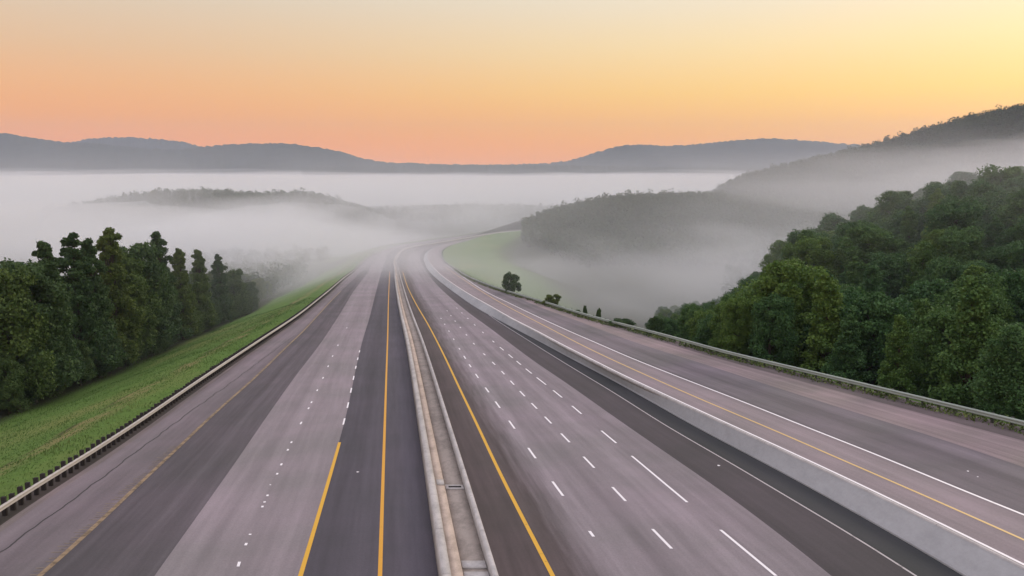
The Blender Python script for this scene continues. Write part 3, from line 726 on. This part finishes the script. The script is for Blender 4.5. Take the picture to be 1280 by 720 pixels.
# single shrubs along the right guardrail and the meadow
def shrub(px, row_base, row_top, wpx, lb, name='shrub', wide=None, k=0, e=3.0):
    x, y = hit(px, row_base, RAMP); s = 1.0
    x = max(x, float(c_gr(y))+e*.6); 
    gz = float(ground_z(x, y)); H = max(1.0, topz(row_top, y)-gz)
    W = wpx/FPX*y
    return place(SH[k], x, y, H, lb, 'shrub' if name == 'shrub' else 'tree', None, name, wide=(W/3.6)/(H/3.4), sink=.1)
shrub(639, 366, 339, 24, 'lone rounded dark bush standing at the meadow edge in mist', k=0)
shrub(683, 381, 366, 24, 'wide low dark bush just behind the right guardrail, second from the meadow', k=1)
shrub(725, 394, 380, 7, 'thin dark sapling behind the guardrail, nearer the round bush', 'sapling', k=2)
shrub(741, 399, 384, 7, 'thin dark sapling behind the guardrail, nearer the forest', 'sapling', k=0)
shrub(715, 391, 387, 10, 'tiny bush beside the two thin saplings', k=2)
shrub(775, 407, 397, 34, 'long low dark bush leaning along the guardrail before the forest', k=1)
shrub(808, 418, 393, 26, 'round green bush at the start of the forest edge', k=2)
# weeds along the right rail + short grass on the left bank (uncountable)
def tufts(name, pts, size, m, n_per, spread, label):
    P = np.repeat(np.array(pts), n_per, 0)+rng.normal(size=(len(pts)*n_per, 3))*np.array(spread)
    V = leaf_quads(P, size, rng)
    return tag(mesh_obj(name, V.reshape(-1, 3), np.arange(len(P)*4).reshape(-1, 4), m), label, kind='stuff')
m, nt, b = mat('weed_leaf', (.12, .17, .045), .8, .2)
c = ramp(nt, noise_fac(nt, .8, detail=4), [(.35, (.045, .075, .02)), (.6, (.13, .17, .05)), (.75, (.24, .25, .08))]); nt.links.new(c, b.inputs['Base Color']); M['weed'] = m
pts = []
for y in np.arange(60, 420, .5):
    for s_ in (-.55, .65):
        if noise2(y, s_*40, 5, 8) + noise2(y, s_*9, 1.3, 9)*.5 > (.60 if s_ < 0 else .38):
            pts.append((float(c_gr(y))+s_*rng.uniform(.6, 1.4), y, float(zr(y))+RAMP+rng.uniform(.05, .35)+(.35 if s_ > 0 and rng.random() < .25 else 0)))
tufts('roadside_weeds', pts, .10, M['weed'], 14, (.22, .3, .12), 'yellowish green weeds growing along the right guardrail')
m, nt, b = mat('grass_blade', (.11, .2, .05), .8, .2)
c = ramp(nt, noise_fac(nt, .12, (1, .35, 1), 4), [(.35, (.070, .135, .030)), (.55, (.095, .170, .040)), (.72, (.155, .185, .062))]); nt.links.new(c, b.inputs['Base Color']); M['blade'] = m
n = 42000
yy = 44+rng.random(n)**1.3*190; dd = 2.0+rng.random(n)*(np.maximum(treeline(yy), 6)-1)
xx = c_gl(yy)-dd; zz = ground_z(xx, yy)
keep = (np.abs(xx/yy) < .72); xx, yy, zz = xx[keep], yy[keep], zz[keep]
h = rng.uniform(.05, .13, len(xx))*(1+1.1*(noise2(xx, yy, 5, 31) > .66)); a = rng.uniform(0, 6.28, len(xx)); wv = rng.uniform(.02, .05, len(xx))
V = np.stack([np.stack([xx-np.cos(a)*wv, yy-np.sin(a)*wv, zz-.03], -1), np.stack([xx+np.cos(a)*wv, yy+np.sin(a)*wv, zz-.03], -1), np.stack([xx+np.cos(a)*wv*.7+.05, yy+np.sin(a)*wv*.7, zz+h], -1), np.stack([xx-np.cos(a)*wv*.6, yy-np.sin(a)*wv*.6+.05, zz+h*.8], -1)], 1)
tag(mesh_obj('grass', V.reshape(-1, 3), np.arange(len(xx)*4).reshape(-1, 4), M['blade']), 'short uneven grass on the left bank', kind='stuff')

# ------------------------------------------------------------------ far woods: masses nobody could count
def wood(name, X, Y, Hs, label, quads=90, leaf=1.0, seed=1):
    rnd = np.random.default_rng(seed); n = len(X); Zg = ground_z(X, Y)
    lob = 7
    V = []
    Wd = Hs*rnd.uniform(.5, .75, n)
    P = []; NN = []; S = []
    for l in range(lob):
        t = (l+.5)/lob; zf = .12+.80*t; rad = Wd*.5*np.sqrt(max(.08, 1-((zf-.45)/.55)**2))
        ang = l*2.4+rnd.uniform(0, 6.28, n)*.6; rr = rad*rnd.uniform(.25, .75, n)
        cx = X+rr*np.cos(ang); cy = Y+rr*np.sin(ang); cz = Zg+Hs*zf; r = Wd*rnd.uniform(.24, .36, n)
        q = quads//lob
        d = rnd.normal(size=(n, q, 3)); d /= np.linalg.norm(d, axis=2)[..., None]
        p = np.stack([cx, cy, cz], -1)[:, None]+d*r[:, None, None]
        P.append(p.reshape(-1, 3)); NN.append(d.reshape(-1, 3))
    P = np.concatenate(P); NN = np.concatenate(NN)
    V = leaf_quads(P, leaf, rnd, NN)
    return tag(mesh_obj(name, V.reshape(-1, 3), np.arange(len(P)*4).reshape(-1, 4), M['leaf_far']), label, kind='stuff')
def scatter(x0, x1, y0, y1, step, cond, seed):
    rnd = np.random.default_rng(seed); gx, gy = np.meshgrid(np.arange(x0, x1, step), np.arange(y0, y1, step))
    gx = gx.ravel()+rnd.uniform(-.4, .4, gx.size)*step; gy = gy.ravel()+rnd.uniform(-.4, .4, gy.size)*step
    k = cond(gx, gy) & (np.abs(gx/gy) < .70); gx, gy = gx[k], gy[k]
    return gx, gy, rnd.uniform(9, 14, gx.size)+3.5*(rnd.random(gx.size) > .9)
X_, Y_, H_ = scatter(0, 420, 600, 900, 6.6, lambda x, y: (x-c_gr(y) > 34) & (x > 12+.35*np.maximum(0, 720-y)) & (gau(y, 830, 130) > .2), 11)
print('mid', len(X_)); wood('forest', X_, Y_, H_, 'misty wood on the low rounded ridge beyond the meadow', 126, .85, 1)
X_, Y_, H_ = scatter(230, 1000, 850, 1250, 8.4, lambda x, y: ground_z(x, y) > 34, 12)
print('back', len(X_)); wood('forest', X_, Y_, H_, 'hazy wood covering the high ridge rising beyond the near slope', 126, .95, 2)
X_, Y_, H_ = scatter(-640, -160, 960, 1200, 9, lambda x, y: np.maximum(gau(x, -430, 150), gau(x, -265, 50)*.8)*gau(y, 1080, 80) > .25, 13)
print('isl', len(X_)); wood('forest', X_, Y_, H_, 'wooded hilltop standing out of the fog sea', 154, .8, 3)
X_, Y_, H_ = scatter(-330, 130, 1130, 1420, 11, lambda x, y: gau(x, -80, 150)*gau(y, 1300, 100) > .3, 14)
wood('forest', X_, Y_, H_, 'faint wood in fog beyond the bend of the highway', 56, 1.1, 4)
X_, Y_, H_ = scatter(-420, -40, 300, 640, 9, lambda x, y: (c_gl(y)-x > 38) & (c_gl(y)-x < 140), 15)
wood('forest', X_, Y_, H_*.85, 'dim wood sinking into fog below the left bank', 210, .6, 5)
X_, Y_, H_ = scatter(30, 420, 330, 620, 10, lambda x, y: (x-c_gr(y) > 105) & (x > .27*y), 16)
wood('forest', X_, Y_, H_, 'dim wood in the foggy hollow behind the near slope', 126, .9, 6)

# ------------------------------------------------------------------ far hills
def far_hill(pts, D, depth, label, seed, zb=0):
    px = np.array([p[0] for p in pts], float); rw = np.array([p[1] for p in pts], float)
    u = np.linspace(px[0], px[-1], 520); r = np.interp(u, px, rw)
    k = np.exp(-.5*(np.arange(-14, 15)/6)**2); k /= k.sum(); r = np.convolve(np.pad(r, 14, 'edge'), k, 'valid')
    Xt = (u-640)/FPX*D*1.0; Zt = CZ+(208-r)/FPX*D
    prof = [(-1.0, 0), (-.8, .12), (-.6, .30), (-.4, .52), (-.22, .75), (-.1, .92), (0, 1), (.12, .93), (.3, .7), (.6, .35), (1, 0)]
    V = []
    for (q, hgt) in prof:
        y = D+q*depth; xx_ = Xt*(y/D) if q < 0 else Xt
        nz = fbm(xx_, np.full_like(xx_, y), 700, seed)*.30*min(hgt, 1-hgt)*4
        z = zb+(Zt-zb)*np.clip(hgt+nz*.8, 0, 1.2)+(noise2(xx_, xx_*0+q*50, 14, seed)-.5)*D*.0022*(1 if abs(q) < .15 else .6)
        V.append(np.stack([xx_, np.full_like(xx_, y), z], -1))
    V = np.array(V); a, b_ = V.shape[:2]; idx = np.arange(a*b_).reshape(a, b_)
    F = np.stack([idx[:-1, :-1], idx[:-1, 1:], idx[1:, 1:], idx[1:, :-1]], -1).reshape(-1, 4)
    return tag(mesh_obj('hills', V.reshape(-1, 3), F, M['hill'], smooth=True), label, kind='structure')
far_hill([(-300,150),(-60,155),(0,165),(30,170),(60,175),(90,179),(130,180),(180,186),(230,188),(265,183),(300,181),(345,179),(380,182),(400,184),(430,190),(455,198),(475,203),(560,205.5),(640,206),(800,208)], 5200, 900, 'dark blue grey forested range beyond the fog sea at left', 41)
far_hill([(60,190),(100,178),(125,173.5),(160,172.5),(200,174),(240,179),(270,188),(330,200)], 7200, 900, 'pale distant hill peeping over the left range', 42)
far_hill([(540,209),(640,205.5),(690,204),(715,200),(740,192),(765,184.5),(790,181),(820,183),(850,182),(880,180),(915,176),(955,173.5),(990,175),(1030,179),(1060,181),(1120,186),(1300,195)], 6000, 900, 'hazy mauve hill on the horizon at right', 43)
far_hill([(380,210),(450,207),(520,208),(600,206.5),(700,207),(800,209),(960,210)], 4300, 500, 'low dark wooded rise at the far edge of the fog', 44)

# ------------------------------------------------------------------ fog
def vol(name, dens, col=(.97, .96, .98), aniso=.0):
    m = bpy.data.materials.new(name); m.use_nodes = True; nt = m.node_tree
    nt.nodes.remove(nt.nodes['Principled BSDF'])
    v = N(nt, 'ShaderNodeVolumePrincipled'); v.inputs['Density'].default_value = dens; v.inputs['Color'].default_value = (*col, 1)
    v.inputs['Anisotropy'].default_value = aniso
    nt.links.new(v.outputs[0], nt.nodes['Material Output'].inputs['Volume'])
    return m
def slab_fog(name, x0, x1, y0, y1, zt, bumps, dens, label, seed, col, front=200, bottom=-12):
    ys = np.concatenate([np.linspace(y0, min(y1, y0+1400), 50), np.geomspace(y0+1430, y1, 26)]) if y1 > y0+1500 else np.linspace(y0, y1, 50)
    xs = np.linspace(-1, 1, 90); xs = np.sign(xs)*np.abs(xs)**1.6; xs = (x0+x1)/2+xs*(x1-x0)/2
    gx, gy = np.meshgrid(xs, ys)
    ft = sst(gy, y0, y0+front)
    zt_ = zt+bumps*(.6+gy/1600)*fbm(gx, gy*.6, 420, seed)*2
    z = bottom+1+(zt_-bottom-1)*ft*np.where(gy > y1-300, 1-.0*gy, 1)
    n, c = gx.shape; top = np.stack([gx, gy, z], -1).reshape(-1, 3); bot = top.copy(); bot[:, 2] = bottom
    idx = np.arange(n*c).reshape(n, c); o = n*c
    F = [np.stack([idx[:-1, :-1], idx[:-1, 1:], idx[1:, 1:], idx[1:, :-1]], -1).reshape(-1, 4)]
    F.append(F[0][:, ::-1]+o)
    for ring in (idx[0, :][::-1], idx[-1, :], idx[:, 0], idx[:, -1][::-1]):
        F.append(np.stack([ring[:-1], ring[1:], ring[1:]+o, ring[:-1]+o], -1))
    ob = mesh_obj(name, np.concatenate([top, bot]), np.concatenate(F), None, smooth=False)
    ob.data.materials.append(vol(name, dens, col)); return tag(ob, label, kind='stuff')
FC = (.99, .988, 1.0); FB = (.95, .98, 1.0)
slab_fog('fog_bank', -5200, 5200, 1150, 4700, 56, 5, .0010, 'thin upper mist over the far fog sea', 51, FC, 700)
slab_fog('fog_bank', -5300, 5300, 1900, 4720, 66, 8, .0003, 'faint uppermost mist of the far fog sea', 57, FC, 900)
slab_fog('fog_bank', -5150, 5150, 1100, 4660, 50, 5, .0014, 'pale upper layer of the far fog sea', 54, FC, 700)
slab_fog('fog_bank', -5100, 5100, 1050, 4620, 44, 5, .0018, 'pale fog sea filling the far valley', 52, FC, 700)
# valley fog nearer the road: one body of air whose density thins out with height and in patches
def valley_fog():
    m = bpy.data.materials.new('valley_fog'); m.use_nodes = True; nt = m.node_tree
    nt.nodes.remove(nt.nodes['Principled BSDF'])
    v = N(nt, 'ShaderNodeVolumePrincipled'); v.inputs['Color'].default_value = (.95, .975, 1.0, 1)
    tc = N(nt, 'ShaderNodeTexCoord'); sp = N(nt, 'ShaderNodeSeparateXYZ'); nt.links.new(tc.outputs['Object'], sp.inputs[0])
    def mr(src, a, b, c, d):
        q = N(nt, 'ShaderNodeMapRange', interpolation_type='SMOOTHSTEP')
        for k, val in zip(('From Min', 'From Max', 'To Min', 'To Max'), (a, b, c, d)): q.inputs[k].default_value = val
        nt.links.new(src, q.inputs['Value']); return q.outputs[0]
    def op(o, a, b):
        q = N(nt, 'ShaderNodeMath', operation=o)
        for k, x in enumerate((a, b)):
            if isinstance(x, (int, float)): q.inputs[k].default_value = x
            else: nt.links.new(x, q.inputs[k])
        return q.outputs[0]
    mp = N(nt, 'ShaderNodeMapping'); mp.inputs['Scale'].default_value = (1, .7, 3.0); nt.links.new(tc.outputs['Object'], mp.inputs[0])
    nz = N(nt, 'ShaderNodeTexNoise', Scale=.0065, Detail=2.5, Roughness=.55); nt.links.new(mp.outputs[0], nz.inputs[0])
    left = mr(sp.outputs['X'], -60, -250, 0, 19); far = mr(sp.outputs['Y'], 900, 1250, 0, 22)
    T = op('ADD', op('MAXIMUM', left, far), 34)
    T = op('ADD', T, op('MULTIPLY', op('MULTIPLY', mr(sp.outputs['Y'], 520, 720, 0, -13), mr(sp.outputs['Y'], 960, 1100, 1, 0)), mr(sp.outputs['X'], -40, 70, 0, 1)))
    T = op('ADD', T, mr(nz.outputs['Fac'], .32, .68, -13, 12))
    dz = op('SUBTRACT', T, sp.outputs['Z'])
    hgt = mr(dz, -17, 16, 0, 1)
    st = op('MAXIMUM', mr(sp.outputs['Y'], 150, 500, 0, 1), 0)
    patch = mr(nz.outputs['Fac'], .34, .66, .25, 1.5)
    d = op('MULTIPLY', op('MULTIPLY', hgt, st), op('MULTIPLY', patch, .0056))
    thin = op('MULTIPLY', op('MULTIPLY', mr(sp.outputs['Z'], 125, 60, 0, 1), op('MULTIPLY', mr(sp.outputs['Y'], 85, 260, 0, 1), mr(sp.outputs['Y'], 420, 700, 1, .25))), .0011)
    d = op('ADD', d, op('MULTIPLY', thin, patch))
    slope = op('MULTIPLY', op('MULTIPLY', mr(sp.outputs['X'], 50, 150, 0, 1), mr(sp.outputs['Y'], 100, 230, 0, 1)), op('MULTIPLY', mr(sp.outputs['Y'], 330, 460, 1, 0), op('MULTIPLY', mr(sp.outputs['Z'], 46, 78, 0, 1), mr(sp.outputs['Z'], 84, 99, 1, 0))))
    d = op('ADD', d, op('MULTIPLY', slope, .0050))
    nt.links.new(d, v.inputs['Density']); nt.links.new(v.outputs[0], nt.nodes['Material Output'].inputs['Volume'])
    V = [(x, y, z) for z in (-12, 128) for x, y in ((-1400, 80), (1300, 80), (1300, 1700), (-1400, 1700))]
    ob = mesh_obj('fog_bank', V, [(0, 3, 2, 1), (4, 5, 6, 7), (0, 1, 5, 4), (1, 2, 6, 5), (2, 3, 7, 6), (3, 0, 4, 7)], m)
    tag(ob, 'grey mist lying in the valley on both sides of the highway', kind='stuff')
valley_fog()
def puff(cx, cy, cz, rx, ry, rz, dens, seed, label, col=None):
    """a drifting bank: three nested bodies of air, so that it thins out towards its edge"""
    nu, nv = 44, 22; th, ph = np.meshgrid(np.pi*np.arange(nv+1)/nv, 2*np.pi*np.arange(nu)/nu, indexing='ij')
    U = np.stack([np.sin(th)*np.cos(ph), np.sin(th)*np.sin(ph), np.cos(th)], -1).reshape(-1, 3)
    F = [(j*nu+i_, j*nu+(i_+1) % nu, (j+1)*nu+(i_+1) % nu, (j+1)*nu+i_) for j in range(nv) for i_ in range(nu)]
    for q, sc in enumerate((1.12, .9, .66)):
        k = 1+.5*fbm(U[:, 0]*2+U[:, 2]*1.3+9, U[:, 1]*2-U[:, 2], .9, seed+q)*2
        V = U*k[:, None]*np.array([rx, ry, rz])*sc+np.array([cx, cy, cz])
        ob = mesh_obj('fog_bank', V, F, None, smooth=False); ob.data.materials.append(vol('fog_wisp', dens*.45, col or FC)); tag(ob, label, kind='stuff')
PUFFS = [
 (-265, 620, 30, 140, 120, 15, .0034, 1, 'bright fog roll between the left grove and the highway'),
 (-225, 700, 34, 90, 100, 20, .0034, 2, 'rising knob of fog beyond the left grove'),
 (-520, 800, 36, 260, 160, 15, .0034, 3, 'fog drifting in front of the wooded hilltop'),
 (440, 660, 72, 230, 120, 20, .0022, 5, 'bright mist drifting between the near slope and high ridge'),
 (610, 760, 98, 240, 120, 26, .0024, 6, 'mist climbing the side of the high ridge'),
 (600, 930, 95, 400, 110, 60, .0006, 10, 'thin veil in front of the high ridge'),
]
for p in PUFFS: puff(*p)
# haze box: camera and the whole scene inside, sky outside
hb = [(-6500, -150), (6500, -150), (6500, 8300), (-6500, 8300)]
V = [(x, y, z) for z in (-14, 520) for x, y in hb]
hz = mesh_obj('haze', V, [(0, 3, 2, 1), (4, 5, 6, 7), (0, 1, 5, 4), (1, 2, 6, 5), (2, 3, 7, 6), (3, 0, 4, 7)], None)
hz.data.materials.append(vol('haze_air', .000065, (.66, .78, 1.0))); tag(hz, 'thin pale morning haze in the air', kind='stuff')
for o in COL.objects:
    if o.name.startswith(('fog_bank', 'haze')):
        bm = bmesh.new(); bm.from_mesh(o.data); bmesh.ops.remove_doubles(bm, verts=bm.verts, dist=.001); bmesh.ops.recalc_face_normals(bm, faces=bm.faces)
        if bm.calc_volume(signed=True) < 0: bmesh.ops.reverse_faces(bm, faces=bm.faces)
        bm.to_mesh(o.data); bm.free()

# ------------------------------------------------------------------ world + sun
SUN_EL, SUN_AZ = R(9), R(38)         # azimuth clockwise from +Y (towards the right)
w = bpy.data.worlds.new('World'); scene.world = w; w.use_nodes = True
nt = w.node_tree; bg = nt.nodes['Background']
sky = N(nt, 'ShaderNodeTexSky', sky_type='NISHITA'); sky.sun_disc = False; sky.sun_elevation = SUN_EL; sky.sun_rotation = SUN_AZ
sky.air_density = 1.2; sky.dust_density = 2.0
tc = N(nt, 'ShaderNodeTexCoord'); nv = N(nt, 'ShaderNodeVectorMath', operation='NORMALIZE'); nt.links.new(tc.outputs['Generated'], nv.inputs[0])
sp = N(nt, 'ShaderNodeSeparateXYZ'); nt.links.new(nv.outputs[0], sp.inputs[0])
# elevation in degrees / 90
asn = N(nt, 'ShaderNodeMath', operation='ARCSINE'); nt.links.new(sp.outputs['Z'], asn.inputs[0])
el = N(nt, 'ShaderNodeMath', operation='MULTIPLY'); nt.links.new(asn.outputs[0], el.inputs[0]); el.inputs[1].default_value = 2/math.pi
def lin(c): return tuple(((x/255+.055)/1.055)**2.4 if x > 10 else x/255/12.92 for x in c)
def E(deg): return max(0, deg)/90
away = ramp(nt, el.outputs[0], [(0, lin((284,158,10))), (E(1.6), lin((280,162,30))), (E(3), lin((272,172,56))), (E(5), lin((260,186,110))), (E(7.5), lin((243,198,150))), (E(11.5), lin((228,212,188))), (E(16), lin((208,208,206))), (E(32), (1.05, 1.0, 1.12)), (1, (1.37, 1.34, 1.6))])
near = ramp(nt, el.outputs[0], [(0, lin((288,170,30))), (E(2.5), lin((280,196,58))), (E(5), lin((272,220,112))), (E(8), lin((264,234,172))), (E(10.5), lin((256,238,204))), (E(12), lin((253,240,214))), (E(16), lin((240,232,215))), (E(32), (1.2, 1.1, 1.12)), (1, (1.37, 1.34, 1.6))])
dt = N(nt, 'ShaderNodeMath', operation='ARCTAN2'); nt.links.new(sp.outputs['X'], dt.inputs[0]); nt.links.new(sp.outputs['Y'], dt.inputs[1])
mr = N(nt, 'ShaderNodeMapRange', interpolation_type='SMOOTHSTEP'); nt.links.new(dt.outputs[0], mr.inputs['Value'])
mr.inputs['From Min'].default_value = R(-32); mr.inputs['From Max'].default_value = R(27)
grad = mixc(nt, mr.outputs[0], away, near)
sk = mixc(nt, 1.0, sky.outputs[0], (.10, .10, .10), 'MULTIPLY')
fin = mixc(nt, .06, grad, sk)
nt.links.new(fin, bg.inputs['Color']); bg.inputs['Strength'].default_value = 1.0
sl = bpy.data.lights.new('sun', 'SUN'); sl.energy = .9; sl.angle = R(12); sl.color = (1, .86, .66)
so = bpy.data.objects.new('sun', sl); COL.objects.link(so)
so.rotation_euler = (R(90)-SUN_EL-R(8), 0, math.pi-SUN_AZ)     # shines from azimuth SUN_AZ

# ------------------------------------------------------------------ render settings
scene.render.engine = 'CYCLES'; cy = scene.cycles
cy.max_bounces = 14; cy.diffuse_bounces = 3; cy.volume_bounces = 12; cy.transmission_bounces = 2; cy.transparent_max_bounces = 32
cy.use_denoising = True; cy.sample_clamp_indirect = 4; cy.use_fast_gi = False
cy.volume_step_rate = 4; cy.volume_max_steps = 128
scene.view_settings.view_transform = 'Standard'; scene.view_settings.look = 'None'; scene.view_settings.gamma = 1; scene.view_settings.exposure = 0
